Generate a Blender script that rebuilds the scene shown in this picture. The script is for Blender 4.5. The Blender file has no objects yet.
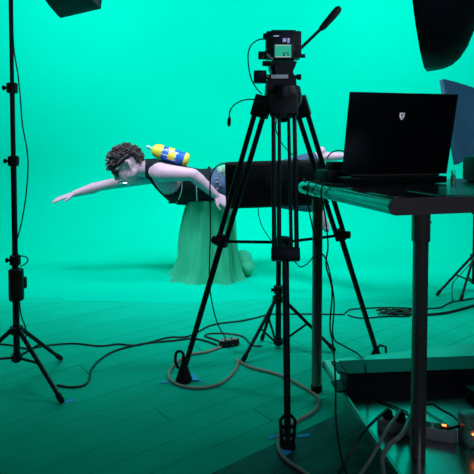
import bpy, bmesh, math, random
from mathutils import Vector, Matrix, noise
random.seed(7)
SC = bpy.context.scene
COL = SC.collection
# ------------------------------------------------------------------ camera
F = 520.0; TILT = math.atan(21/520.0); CH = 1.0
cd = bpy.data.cameras.new('camera'); cam = bpy.data.objects.new('camera', cd); COL.objects.link(cam)
cam.location = (0, 0, CH); cam.rotation_euler = (math.pi/2-TILT, 0, 0)
cd.sensor_width = 36; cd.lens = 36*F/474; cd.shift_y = -71/474.0; cd.clip_start = 0.05
SC.camera = cam
# ------------------------------------------------------------------ world, exposure
w = bpy.data.worlds.new('world'); SC.world = w; w.use_nodes = True
w.node_tree.nodes['Background'].inputs[0].default_value = (0.9, 0.75, 0.7, 1)
w.node_tree.nodes['Background'].inputs[1].default_value = 0.013
vs = SC.view_settings; vs.view_transform = 'Standard'; vs.look = 'None'; vs.gamma = 1; vs.exposure = 0.0
try: vs.use_curve_mapping = False
except Exception: pass
# ------------------------------------------------------------------ lamps
def area(name, loc, target, sx, sy, power, col=(0.78, 0.88, 1.0)):
    l = bpy.data.lights.new(name, 'AREA'); l.shape = 'RECTANGLE'; l.size = sx; l.size_y = sy
    l.energy = power; l.color = col
    o = bpy.data.objects.new(name, l); COL.objects.link(o); o.location = loc
    d = Vector(target)-Vector(loc); o.rotation_euler = d.to_track_quat('-Z', 'Y').to_euler()
    return o
for px_ in (-1.9, 1.9):
    area('studio_panel_light', (px_, 3.05, 3.25), (px_*.75, 5.35, 1.78), 1.8, 0.5, 110).data.spread = math.radians(160)
area('key_light', (-0.9, 2.7, 2.7), (-0.35, 3.85, 0.9), 1.3, 0.7, 17, (0.85, 0.84, 1.0)).data.spread = math.radians(75)
area('blue_fill_light', (0.9, -1.2, 2.4), (0.9, 3.0, 0.8), 0.8, 0.6, 15, (0.45, 0.66, 1.0))

def P(x, y, d):
    """world point at distance d (world y) that lies on the given sight line"""
    a = (x-237)/F; b = -(y-166)/F
    v = Vector((a, math.cos(TILT)+b*math.sin(TILT), -math.sin(TILT)+b*math.cos(TILT)))
    return Vector((0, 0, CH))+v*(d/v.y)
def G(x, y, z=0.0):
    v = P(x, y, 1.0)-Vector((0, 0, CH))
    return Vector((0, 0, CH))+v*((z-CH)/v.z)
# ------------------------------------------------------------------ materials
def mat(name, col, rough=0.6, metal=0.0, bump=0.0, bscale=40, var=0.0, vscale=6, emis=None, estr=0, spec=0.5, alpha=None, trans=0, stretch=None, sheen=0, coat=0):
    m = bpy.data.materials.new(name); m.use_nodes = True
    nt = m.node_tree; b = nt.nodes['Principled BSDF']
    b.inputs['Base Color'].default_value = (*col, 1); b.inputs['Roughness'].default_value = rough
    b.inputs['Metallic'].default_value = metal; b.inputs['Specular IOR Level'].default_value = spec
    if sheen: b.inputs['Sheen Weight'].default_value = sheen
    if coat: b.inputs['Coat Weight'].default_value = coat
    if trans: b.inputs['Transmission Weight'].default_value = trans
    if emis: b.inputs['Emission Color'].default_value = (*emis, 1); b.inputs['Emission Strength'].default_value = estr
    tc = nt.nodes.new('ShaderNodeTexCoord'); mp = nt.nodes.new('ShaderNodeMapping')
    nt.links.new(tc.outputs['Object'], mp.inputs[0])
    if stretch: mp.inputs['Scale'].default_value = stretch
    if var:
        n = nt.nodes.new('ShaderNodeTexNoise'); n.inputs['Scale'].default_value = vscale; n.inputs['Detail'].default_value = 5
        nt.links.new(mp.outputs[0], n.inputs[0])
        r = nt.nodes.new('ShaderNodeMapRange'); r.inputs[1].default_value = .3; r.inputs[2].default_value = .7
        r.inputs[3].default_value = 1-var; r.inputs[4].default_value = 1+var
        nt.links.new(n.outputs[0], r.inputs[0])
        mx = nt.nodes.new('ShaderNodeVectorMath'); mx.operation = 'SCALE'; mx.inputs[0].default_value = col
        nt.links.new(r.outputs[0], mx.inputs['Scale']); nt.links.new(mx.outputs[0], b.inputs['Base Color'])
    if bump:
        n2 = nt.nodes.new('ShaderNodeTexNoise'); n2.inputs['Scale'].default_value = bscale; n2.inputs['Detail'].default_value = 4
        nt.links.new(mp.outputs[0], n2.inputs[0])
        bp = nt.nodes.new('ShaderNodeBump'); bp.inputs['Strength'].default_value = bump; bp.inputs['Distance'].default_value = .01
        nt.links.new(n2.outputs[0], bp.inputs['Height']); nt.links.new(bp.outputs[0], b.inputs['Normal'])
    return m
GREEN = (0.0, 0.60, 0.385)
M = dict(
    paint=mat('chroma_green_paint', GREEN, .8, bump=.02, bscale=3, var=.02, vscale=1.2, spec=0),
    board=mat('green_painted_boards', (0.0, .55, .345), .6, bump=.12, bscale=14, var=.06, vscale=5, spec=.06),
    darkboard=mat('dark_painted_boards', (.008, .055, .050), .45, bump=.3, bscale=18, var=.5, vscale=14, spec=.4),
    gap=mat('dark_joint', (0.0, .16, .10), .9, spec=0),
    black=mat('black_metal', (.006, .008, .009), .42, bump=.03, bscale=60, spec=.3),
    blackp=mat('black_plastic', (.008, .009, .010), .5, bump=.05, bscale=90, spec=.3),
    rubber=mat('black_rubber', (.006, .006, .007), .7, spec=.25),
    lid=mat('laptop_lid_metal', (.006, .007, .008), .35, bump=.01, bscale=200, spec=.2),
    steel=mat('stainless_steel', (.42, .42, .41), .24, metal=1, bump=.03, bscale=12, var=.08, vscale=9, stretch=(1, 6, 1)),
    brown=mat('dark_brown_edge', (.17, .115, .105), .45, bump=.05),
    legsteel=mat('leg_steel', (.30, .24, .215), .3, metal=.75, bump=.02, bscale=20, var=.12, vscale=10, stretch=(1, 1, .3)),
    silver=mat('bright_silver', (.6, .6, .62), .3, metal=.8),
    white=mat('white_plastic', (.92, .92, .94), .4),
    strip=mat('grey_beige_plastic', (.30, .27, .24), .45, bump=.02),
    socket=mat('socket_dark', (.02, .02, .02), .6),
    tape=mat('blue_tape', (.02, .42, .80), .6, bump=.05),
    pale=mat('pale_cable', (.30, .29, .22), .5),
    cable=mat('black_cable', (.008, .009, .01), .45),
    fabric=mat('black_softbox_fabric', (.008, .016, .02), .6, bump=.15, bscale=25, spec=.3),
    bluelitfab=mat('blue_lit_softbox_fabric', (.045, .20, .33), .55, bump=.3, bscale=9, var=.15, vscale=5, spec=.35),  # blue light falling on the softbox is put into this fabric colour
    diff=mat('lit_diffuser', (.9, .9, .9), .6, emis=(.75, .85, 1.0), estr=2.2),
    skin=mat('skin', (.55, .40, .50), .6, var=.06, vscale=12, bump=.04, bscale=50),
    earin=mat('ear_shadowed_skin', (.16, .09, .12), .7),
    hair=mat('dark_brown_hair', (.045, .032, .034), .45, var=.35, vscale=40, spec=.5),
    tank=mat('black_jersey', (.004, .012, .016), .85, bump=.1, bscale=60, spec=.2),
    denim=mat('blue_denim', (.025, .075, .15), .8, bump=.15, bscale=80, var=.25, vscale=22),
    limefab=mat('pale_green_fabric', (.20, .42, .30), .8, bump=.15, bscale=50, var=.2, vscale=20),
    cloth=mat('green_drape_cloth', (.02, .50, .29), .8, bump=.15, bscale=30, var=.08, vscale=7),
    yellow=mat('yellow_plastic', (.72, .72, .05), .4, var=.08, vscale=30),
    blue=mat('blue_plastic', (.015, .14, .58), .35, var=.05),
    cyan=mat('light_cyan_plastic', (.35, .8, .85), .4),
    glass=mat('dark_goggle_lens', (.006, .010, .012), .15, spec=.35),
    screen=mat('camera_screen', (0, 0, 0), .3, emis=(.01, .50, .30), estr=.75),
    uiw=mat('screen_bar', (0, 0, 0), .4, emis=(.75, .8, .9), estr=.55),
    uib=mat('screen_icon', (0, 0, 0), .4, emis=(.25, .3, .75), estr=.8),
    uid=mat('screen_dark', (.005, .05, .035), .4),
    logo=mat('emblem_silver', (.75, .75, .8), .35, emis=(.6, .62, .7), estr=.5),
    logod=mat('emblem_dark', (.01, .01, .01), .4),
    orange=mat('orange_indicator', (.5, .1, .02), .4, emis=(1, .16, .03), estr=5),
    clear=mat('smoky_clear_plastic', (.35, .42, .38), .2, trans=.6, spec=.5),
    gold=mat('brass_fitting', (.5, .36, .12), .35, metal=.8),
    led=mat('cyan_cap', (.35, 1.0, .85), .7, trans=1.0),
)
# ------------------------------------------------------------------ mesh helpers
def obj(name, bm, m, parent=None, smooth=True, label=None):
    me = bpy.data.meshes.new(name)
    bmesh.ops.recalc_face_normals(bm, faces=bm.faces[:])
    if smooth:
        for f in bm.faces: f.smooth = True
        for e in bm.edges:
            if len(e.link_faces) == 2 and e.calc_face_angle(0) > math.radians(38): e.smooth = False
    bm.to_mesh(me); bm.free()
    o = bpy.data.objects.new(name, me); COL.objects.link(o)
    me.materials.append(m)
    if parent is not None: attach(o, parent)
    if label: o['label'] = label
    return o
def attach(o, parent):
    o.parent = parent
    o.matrix_parent_inverse = parent_world(parent).inverted()
def parent_world(p):
    mw = p.matrix_basis.copy()
    if p.parent: mw = parent_world(p.parent) @ p.matrix_parent_inverse @ mw
    return mw
def tag(o, label, cat, group=None, kind=None):
    o['label'] = label; o['category'] = cat
    if group: o['group'] = group
    if kind: o['kind'] = kind
    return o
def thing(name, label, cat, loc, group=None):
    o = bpy.data.objects.new(name, None); COL.objects.link(o); o.location = loc
    o.empty_display_size = .1
    return tag(o, label, cat, group)
def BM(): return bmesh.new()
def frame(d, up=Vector((0, 0, 1))):
    d = d.normalized()
    if abs(d.dot(up)) > .95: up = Vector((1, 0, 0))
    s = d.cross(up).normalized(); u = s.cross(d).normalized()
    return s, u
def catmull(pts, n=6):
    pts = [Vector(p) for p in pts]
    if len(pts) < 3: return pts
    out = []; q = [pts[0]*2-pts[1]]+pts+[pts[-1]*2-pts[-2]]
    for i in range(1, len(q)-2):
        for k in range(n):
            t = k/n; a, b, c, d = q[i-1], q[i], q[i+1], q[i+2]
            out.append(.5*((2*b)+(c-a)*t+(2*a-5*b+4*c-d)*t*t+(3*b-a-3*c+d)*t**3))
    out.append(pts[-1]); return out
def tube(bm, pts, r, seg=8, cap=True, round_cap=False):
    pts = [Vector(p) for p in pts]
    rs = list(r) if hasattr(r, '__len__') else [r]*len(pts)
    if round_cap:
        d0 = (pts[0]-pts[1]).normalized(); d1 = (pts[-1]-pts[-2]).normalized(); a, b = rs[0], rs[-1]
        pts = [pts[0]+d0*a*.95, pts[0]+d0*a*.7]+pts+[pts[-1]+d1*b*.7, pts[-1]+d1*b*.95]
        rs = [a*.3, a*.72]+rs+[b*.72, b*.3]
    rings = []; s = u = None
    for i, p in enumerate(pts):
        d = (pts[min(i+1, len(pts)-1)]-pts[max(i-1, 0)])
        if d.length < 1e-9: d = Vector((0, 0, 1))
        d.normalize()
        if s is None: s, u = frame(d)
        else:
            s = (s-d*s.dot(d))
            if s.length < 1e-6: s, u = frame(d)
            s.normalize(); u = s.cross(d).normalized()
        rings.append([bm.verts.new(p+(s*math.cos(2*math.pi*k/seg)+u*math.sin(2*math.pi*k/seg))*rs[i]) for k in range(seg)])
    skin_rings(bm, rings, cap)
    return rings
def skin_rings(bm, rings, cap=True):
    n = len(rings[0])
    for a, b in zip(rings, rings[1:]):
        for k in range(n): bm.faces.new((a[k], a[(k+1) % n], b[(k+1) % n], b[k]))
    if cap: bm.faces.new(rings[0]); bm.faces.new(rings[-1])
def box(bm, c, size, axes=None, bevel=0.0, taper=(1, 1)):
    c = Vector(c); ax = axes or (Vector((1, 0, 0)), Vector((0, 1, 0)), Vector((0, 0, 1)))
    hs = [s/2 for s in size]; vs_ = []
    for z in (-1, 1):
        for x, y in ((-1, -1), (1, -1), (1, 1), (-1, 1)):
            t = taper if z > 0 else (1, 1)
            vs_.append(bm.verts.new(c+ax[0]*x*hs[0]*t[0]+ax[1]*y*hs[1]*t[1]+ax[2]*z*hs[2]))
    fs = [bm.faces.new([vs_[i] for i in q]) for q in ((0, 3, 2, 1), (4, 5, 6, 7), (0, 1, 5, 4), (1, 2, 6, 5), (2, 3, 7, 6), (3, 0, 4, 7))]
    if bevel:
        es = list({e for f in fs for e in f.edges})
        bmesh.ops.bevel(bm, geom=es, offset=bevel, segments=2, affect='EDGES', profile=.5)
def prism(bm, pts, thick):
    """polygon of world points extruded by vector thick"""
    t = Vector(thick); a = [bm.verts.new(p) for p in pts]; b = [bm.verts.new(Vector(p)+t) for p in pts]
    n = len(a); bm.faces.new(a); bm.faces.new(b[::-1])
    for k in range(n): bm.faces.new((a[k], a[(k+1) % n], b[(k+1) % n], b[k]))
def ell(bm, c, r, axes=None, seg=20, rings=12):
    c = Vector(c); ax = axes or (Vector((1, 0, 0)), Vector((0, 1, 0)), Vector((0, 0, 1)))
    R = []
    for i in range(1, rings):
        th = math.pi*i/rings
        R.append([bm.verts.new(c+ax[0]*r[0]*math.sin(th)*math.cos(2*math.pi*k/seg)+ax[1]*r[1]*math.sin(th)*math.sin(2*math.pi*k/seg)+ax[2]*r[2]*math.cos(th)) for k in range(seg)])
    skin_rings(bm, R, False)
    t = bm.verts.new(c+ax[2]*r[2]); b = bm.verts.new(c-ax[2]*r[2])
    for k in range(seg):
        bm.faces.new((t, R[0][k], R[0][(k+1) % seg])); bm.faces.new((b, R[-1][(k+1) % seg], R[-1][k]))
def cyl(bm, a, b, r, seg=16, r2=None): tube(bm, [a, b], [r, r if r2 is None else r2], seg)
def yaw_axes(a):
    c, s = math.cos(a), math.sin(a)
    return Vector((c, s, 0)), Vector((-s, c, 0)), Vector((0, 0, 1))
def baked(name, bm, m, parent, voxel, smooth_it=4):
    """union of overlapping closed pieces into one continuous skin"""
    o = obj(name, bm, m)
    r = o.modifiers.new('r', 'REMESH'); r.mode = 'VOXEL'; r.voxel_size = voxel; r.use_smooth_shade = True
    s = o.modifiers.new('s', 'SMOOTH'); s.factor = .5; s.iterations = smooth_it
    dg = bpy.context.evaluated_depsgraph_get(); dg.update()
    me = bpy.data.meshes.new_from_object(o.evaluated_get(dg)); old = o.data
    o.modifiers.clear(); o.data = me; bpy.data.meshes.remove(old)
    for p in me.polygons: p.use_smooth = True
    if not me.materials: me.materials.append(m)
    if parent is not None: attach(o, parent)
    return o
# ------------------------------------------------------------------ the setting
YE = 3.3                                   # boards stop here and the smooth cyclorama sheet starts
bm = BM(); prof = [(YE, -.02), (YE, .0004), (YE+.05, .002), (4.02, .003), (4.10, .013), (4.18, .003)]
for k in range(0, 15):
    t = math.pi/2*k/14; prof.append((4.8+.85*math.sin(t), .003+.85*(1-math.cos(t))))
prof += [(5.65, 2), (5.65, 4.2)]
NX = 61; R = []
for i in range(NX):
    x = -6+12*i/(NX-1)
    R.append([bm.verts.new((x, y+(.05*math.sin(x*1.3) if j in (3, 4, 5) else (.04*math.sin(x*2.1)+.03*math.sin(x*5.3) if j < 3 else 0)), z+(.004*math.sin(x*2.3+j) if 2 <= j <= 5 else 0))) for j, (y, z) in enumerate(prof)])
for a, b in zip(R, R[1:]):
    for k in range(len(prof)-1): bm.faces.new((a[k], b[k], b[k+1], a[k+1]))
wb = obj('wall_back', bm, M['paint']); wb['kind'] = 'structure'
wb['label'] = 'turquoise green cyclorama wall sweeping down into the floor'
bm = BM(); box(bm, (0, 1.0, -.037), (12, 7.0, .06)); fl = obj('floor', bm, M['gap'], smooth=False); fl['kind'] = 'structure'
fl['label'] = 'green painted wooden board floor'
ANG = math.radians(52.5); D = Vector((math.sin(ANG), math.cos(ANG))); N = Vector((math.cos(ANG), -math.sin(ANG)))
def clip(poly, n, c):                       # keep n.p <= c
    out = []
    for i in range(len(poly)):
        a, b = poly[i], poly[(i+1) % len(poly)]; da, db = n.dot(a)-c, n.dot(b)-c
        if da <= 0: out.append(a)
        if (da < 0 < db) or (db < 0 < da): out.append(a+(b-a)*(da/(da-db)))
    return out
W = .112; s0 = -1.275
for i in range(-27, 10):
    lo = s0+i*W; hi = lo+W; t = -4.0-random.random()*2.4
    while t < 5.5:
        L = 3.6
        # only boards near the view: long planks laid end to end
        poly = [N*(lo+.0009)+D*(t+.0015), N*(hi-.0009)+D*(t+.0015), N*(hi-.0009)+D*(t+L-.0015), N*(lo+.0009)+D*(t+L-.0015)]
        for n_, c_ in ((Vector((0, 1)), YE+.07), (Vector((0, -1)), .6), (Vector((1, 0)), 2.9), (Vector((-1, 0)), 2.9)):
            if len(poly) > 2: poly = clip(poly, n_, c_)
        if len(poly) > 2:
            vis = any(p.y > 1.2 and abs(p.x) < p.y*.62 for p in poly+[sum(poly, Vector((0, 0)))/len(poly)])
            z = random.uniform(-.0010, 0)
            bm = BM(); prism(bm, [Vector((p.x, p.y, -.012)) for p in poly], (0, 0, .012+z))
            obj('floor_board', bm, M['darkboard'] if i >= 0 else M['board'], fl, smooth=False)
        t += L
# overhead pipe that carries the lamps (above the frame)
pg = thing('lighting_pipe', 'black overhead pipe that carries the studio lamps', 'pipe', (0, 3.1, 3.3))
bm = BM(); cyl(bm, (-3, 3.1, 3.3), (3, 3.1, 3.3), .025); obj('pipe', bm, M['black'], pg)
bm = BM(); cyl(bm, (-3, 2.0, 3.3), (3, 2.0, 3.3), .025); obj('pipe', bm, M['black'], pg)
# ------------------------------------------------------------------ work table
TZ = .86
O = G(298, 181.5, TZ); Q_ = G(389, 198.5, TZ); O.z = Q_.z = 0
TD = (Q_-O).length; TA = math.atan2((Q_-O).x, -(Q_-O).y)
e1, e2r, _ = yaw_axes(TA); e2 = -e2r        # e1 to the right, e2 towards the camera
TW = 1.30
def T(u, v, z): return O+e1*u+e2*v+Vector((0, 0, z))
tab = thing('work_table', 'stainless steel work table with round legs and a lower shelf', 'table', T(TW/2, TD/2, 0))
EH = .046; er = EH/2
prof_ = [(er-er*math.sin(a), TZ-er+er*math.cos(a)) for a in [math.pi*k/12 for k in range(13)]]+[(TW-er+er*math.sin(a), TZ-er-er*math.cos(a)) for a in [math.pi*k/12 for k in range(13)]]
bm = BM(); prism(bm, [T(u, 0, z) for u, z in prof_], e2*(TD-.004)); obj('tabletop', bm, M['steel'], tab)
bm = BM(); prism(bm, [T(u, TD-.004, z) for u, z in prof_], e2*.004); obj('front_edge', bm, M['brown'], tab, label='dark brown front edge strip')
bm = BM(); box(bm, T(.045, TD-.085, TZ+.0015), (.045, .15, .003), (e1, e2r, Vector((0, 0, 1))), bevel=.001)
obj('corner_plate', bm, M['steel'], tab)
bm = BM(); box(bm, T(.23, TD-.10, TZ+.001), (.12, .16, .002), (e1, e2r, Vector((0, 0, 1)))); obj('corner_plate', bm, M['steel'], tab)
legs = [G(316.5, 391), G(417, 506), T(TW-.08, .04, 0), T(TW-.08, TD-.035, 0)]
for p in legs:
    r = .0215
    bm = BM(); p = Vector((p.x, p.y, 0))
    tube(bm, [p+Vector((0, 0, z)) for z in (.022, .03, TZ-.12, TZ-.12, TZ-.045)], [r-.001, r-.001, r-.001, r+.003, r+.003], 24)
    lg = obj('leg', bm, M['legsteel'], tab)
    bm = BM(); tube(bm, [p+Vector((0, 0, z)) for z in (0.0, .004, .018, .026)], [.016, .022, .0235, .0225], 20)
    obj('foot', bm, M['rubber'], lg)
    bm = BM(); cyl(bm, p+e1*.02+Vector((0, 0, TZ-.07)), p+e1*.03+Vector((0, 0, TZ-.07)), .004, 8); obj('set_screw', bm, M['black'], lg)
SZ = .145
sp = [G(322, 360, SZ), G(404, 480, SZ)]; sd_ = (sp[1]-sp[0]); sp[1] = sp[0]+sd_*1.06
sp = [sp[0], sp[1], sp[1]+e1*(TW-.15), sp[0]+e1*(TW-.12)]
bm = BM(); prism(bm, [Vector((p.x, p.y, SZ-.03)) for p in sp], (0, 0, .03))
es = [e for e in bm.edges if abs((e.verts[0].co-e.verts[1].co).z) < .001]
bmesh.ops.bevel(bm, geom=es, offset=.005, segments=3, affect='EDGES')
obj('lower_shelf', bm, M['steel'], tab)
def S(x, y, z=0): return G(x, y, SZ+z)      # point on the shelf
def TT(x, y, z=0): return G(x, y, TZ+z)     # point on the table
# ------------------------------------------------------------------ laptop
LY = math.radians(12.5); lx, ly, lz = yaw_axes(LY)
lc = TT(396, 184.6); lc.z = TZ
lap = thing('laptop', 'open black laptop seen from behind on the steel table, pale shield emblem on its lid', 'laptop', lc)
LWd = .408; LHt = .287
bm = BM(); box(bm, lc+ly*.135+Vector((0, 0, .0155)), (LWd, .27, .025), (lx, ly, lz), bevel=.004)
base = obj('base', bm, M['lid'], lap)
bm = BM(); box(bm, lc+ly*.15+Vector((0, 0, .0275)), (LWd-.05, .12, .002), (lx, ly, lz)); obj('keyboard', bm, M['blackp'], base)
for sx in (-.16, .16):
    for sy in (.03, .24):
        bm = BM(); cyl(bm, lc+lx*sx+ly*sy, lc+lx*sx+ly*sy+Vector((0, 0, .004)), .009, 10); obj('rubber_foot', bm, M['rubber'], base)
bm = BM(); cyl(bm, lc-lx*.17+ly*.004+Vector((0, 0, .034)), lc+lx*.17+ly*.004+Vector((0, 0, .034)), .006, 10)
obj('hinge', bm, M['steel'], lap, label='hinge bar catching a thin line of light')
lean = math.radians(12); lu = (lz*math.cos(lean)-ly*math.sin(lean)).normalized(); ln = -(ly*math.cos(lean)+lz*math.sin(lean))
lb = lc+ly*.004+Vector((0, 0, .036))
bm = BM(); box(bm, lb+lu*(LHt/2)-ln*.002, (LWd, .007, LHt), (lx, ln, lu), bevel=.003)
lid = obj('lid', bm, M['lid'], lap)
bm = BM(); box(bm, lb+lu*(LHt/2)-ln*.0061, (LWd-.03, .001, LHt-.03), (lx, ln, lu)); obj('display', bm, M['uid'], lid)
lo_ = lb+lu*(LHt*.725)-lx*.004+ln*.0018
def onlid(u, v): return lo_+(lx*u+lu*v)*.92
sh = [(-.010, .013), (-.004, .0115), (0, .015), (.004, .0115), (.010, .013), (.0105, .002), (.007, -.008), (0, -.015), (-.007, -.008), (-.0105, .002)]
bm = BM(); prism(bm, [onlid(u, v) for u, v in sh], ln*.0008); emb = obj('emblem', bm, M['logo'], lid, smooth=False, label='pale shield emblem with a dark dragon curl')
bm = BM(); tube(bm, catmull([onlid(*q)+ln*.0009 for q in ((.007, .008), (.001, .009), (-.004, .005), (-.001, .001), (.004, -.003), (.002, -.008), (-.003, -.006))], 4), .0013, 6)
tube(bm, [onlid(-.001, .009)+ln*.0009, onlid(.003, .004)+ln*.0009, onlid(.008, .003)+ln*.0009], [.0015, .0012, .0004], 6)
obj('dragon_curl', bm, M['logod'], emb)
# ------------------------------------------------------------------ boxes and small things on the table
def simple_box(name, label, cat, c, size, ang, m, bevel=.004, group=None):
    t = thing(name, label, cat, (c.x, c.y, c.z)); ax = yaw_axes(ang)
    bm = BM(); box(bm, c+Vector((0, 0, size[2]/2)), size, ax, bevel=bevel); obj('body', bm, m, t)
    return t, ax
c = T(.135, .09, TZ)
t, ax = simple_box('equipment_box', 'low black electronics box at the far corner of the table, left of the laptop', 'box', c, (.155, .11, .048), TA, M['blackp'])
bm = BM()
for k in range(5): box(bm, c-ax[1]*.0555+ax[0]*(-.05+.025*k)+Vector((0, 0, .025)), (.014, .003, .012), ax)
obj('ports', bm, M['socket'], t)
c2 = T(.11, .09, TZ+.0485)
t, ax = simple_box('power_adapter', 'small black adapter block lying on the electronics box', 'adapter', c2, (.045, .06, .030), TA+.1, M['blackp'])
bm = BM(); box(bm, c2+ax[0]*.035+Vector((0, 0, .008)), (.025, .03, .014), ax, bevel=.002); obj('plug', bm, M['strip'], t)
c3 = T(.12, .215, TZ+.001)
t, ax = simple_box('tablet', 'thin glossy tablet lying flat in front of the electronics box', 'tablet', c3, (.19, .11, .008), TA-.03, M['lid'], .002)
bm = BM(); box(bm, c3+Vector((0, 0, .0088)), (.18, .10, .001), ax); obj('screen', bm, M['glass'], t)
# bottle
c = TT(453, 184.5); c.z = TZ
t = thing('small_bottle', 'small clear bottle with a cyan cap right of the laptop', 'bottle', c)
bm = BM(); tube(bm, [c+Vector((0, 0, z)) for z in (0, .003, .03, .036)], [.007, .0085, .0085, .005], 14); obj('bottle_body', bm, M['clear'], t)
bm = BM(); tube(bm, [c+Vector((0, 0, z)) for z in (.036, .037, .049, .050)], [.006, .0075, .0075, .006], 14); obj('cap', bm, M['led'], t)
# camera bag at right
c = T(.72, .21, TZ)
t, ax = simple_box('camera_bag', 'black camera bag at the right end of the table', 'bag', c, (.20, .15, .10), TA, M['blackp'], .018)
bm = BM(); tube(bm, catmull([c+ax[0]*-.07+Vector((0, 0, .095)), c+ax[0]*-.03+Vector((0, 0, .128)), c+ax[0]*.03+Vector((0, 0, .128)), c+ax[0]*.07+Vector((0, 0, .095))]), .006, 8); obj('handle', bm, M['rubber'], t)
bm = BM(); tube(bm, catmull([c+ax[0]*x-ax[1]*.074+Vector((0, 0, .075+.006*math.sin(x*40))) for x in (-.08, -.04, 0, .04, .08)]), .0022, 6); obj('zip', bm, M['silver'], t)
# ------------------------------------------------------------------ things on the lower shelf
def shelf_slab():
    a = S(341, 391.5); a.z = SZ
    t = thing('rack_tray', 'long black metal tray standing on the lower shelf of the table', 'tray', a)
    ax = yaw_axes(TA*.35); L = .95
    def q(u, v, z): return a+ax[0]*u+ax[1]*v+Vector((0, 0, z))
    bm = BM()   # body with splayed lips
    prof_ = [(0.0, 0.0), (.0, .004), (-.002, .058), (-.012, .064), (-.012, .068), (.095, .068), (.095, .064), (.085, .058), (.08, 0)]
    prism(bm, [q(.02, v, z) for v, z in prof_], ax[0]*L)
    obj('body', bm, M['black'], t, smooth=False)
    bm = BM(); prism(bm, [q(.02, -.004, .056), q(-.012, .0, .064), q(-.012, .004, .072), q(.02, 0, .066)], ax[1]*.085); obj('end_flap', bm, M['black'], t, smooth=False)
    bm = BM(); prism(bm, [q(-.01, -.01, .0), q(.02, -.01, .0), q(.02, -.01, .012), q(-.02, -.01, .004)], ax[1]*.08); obj('end_foot', bm, M['black'], t, smooth=False)
    for k in range(6):
        bm = BM(); cyl(bm, q(.1+.14*k, .003, .028), q(.1+.14*k, -.0055, .028), .005, 8); obj('screw', bm, M['blackp'], t)
shelf_slab()
def power_strip(a, b, label, n, z, cords=True, wid=.045, hgt=.034):
    a = Vector((a.x, a.y, z)); b = Vector((b.x, b.y, z)); d = (b-a).normalized(); s = Vector((-d.y, d.x, 0)); L = (b-a).length
    t = thing('power_strip', label, 'power strip', (a+b)/2)
    bm = BM(); rr = []
    K = 20; top = .8
    for zz, sc in ((0, .9), (.003, 1), (hgt-.006, 1), (hgt, .86)):
        ring = []
        for k in range(K):
            an = 2*math.pi*k/K; cx = (L/2-wid/2)*(1 if math.cos(an) > 0 else -1)
            ring.append(bm.verts.new((a+b)/2+d*(cx+math.cos(an)*wid/2*sc)+s*(math.sin(an)*wid/2*sc)+Vector((0, 0, zz))))
        rr.append(ring)
    skin_rings(bm, rr); obj('housing', bm, M['strip'], t)
    for k in range(n):
        c = a+d*(L*(.14+.64*k/max(1, n-1)))+Vector((0, 0, hgt))
        bm = BM(); cyl(bm, c-Vector((0, 0, .001)), c+Vector((0, 0, .0015)), .015, 14); so = obj('socket', bm, M['socket'], t)
    return t, d, s, L
pa, pb = S(377, 427), S(457, 441)
t, d, s, L = power_strip(pa, pb, 'grey power strip with a glowing orange switch on the lower shelf', 5, SZ)
c = pb-d*.035; c.z = SZ+.034
bm = BM(); box(bm, c+Vector((0, 0, .002)), (.024, .016, .006), (d, s, Vector((0, 0, 1))), bevel=.0015); sw = obj('switch', bm, M['socket'], t, label='glowing orange rocker switch')
bm = BM(); box(bm, c+Vector((0, 0, .0058)), (.012, .008, .0025), (d, s, Vector((0, 0, 1)))); obj('indicator', bm, M['orange'], sw)
for k in (0, 1, 2):
    cc = pa+d*(L*(.14+.64*k/4)); cc.z = SZ+.036
    bm = BM(); tube(bm, [cc+Vector((0, 0, z)) for z in (0, .004, .018, .026)], [.014, .016, .013, .006], 12)
    tag(obj('plug', bm, M['rubber'], None), ['black plug at the left end of the shelf power strip', 'black plug second from the left end of the shelf power strip', 'black plug just left of the near table leg on the shelf power strip'][k], 'plug', 'plugs in the shelf power strip')
# clear adapter with orange light
c = S(471, 444); c.z = SZ
t = thing('clear_adapter', 'smoky clear plug adapter glowing orange at the right end of the shelf power strip', 'adapter', c)
ax = yaw_axes(TA)
bm = BM(); box(bm, c+Vector((0, 0, .044)), (.055, .05, .088), ax, bevel=.004); obj('housing', bm, M['clear'], t)
bm = BM()
for k in range(5): box(bm, c-ax[1]*.027+Vector((0, 0, .014+.015*k)), (.05, .004, .003), ax)
obj('ribs', bm, M['strip'], t)
bm = BM(); box(bm, c-ax[1]*.029-ax[0]*.008+Vector((0, 0, .046)), (.024, .004, .005), ax, bevel=.001); obj('indicator', bm, M['orange'], t, label='glowing orange indicator bar')
c = S(476, 398); c.z = SZ
t, ax = simple_box('adapter_brick', 'black adapter brick at the right of the shelf beside the tray', 'adapter', c, (.05, .05, .035), TA, M['blackp'])
bm = BM(); cyl(bm, c-ax[0]*.025+Vector((0, 0, .016)), c-ax[0]*.04+Vector((0, 0, .016)), .006, 8); obj('strain_relief', bm, M['rubber'], t)
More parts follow.
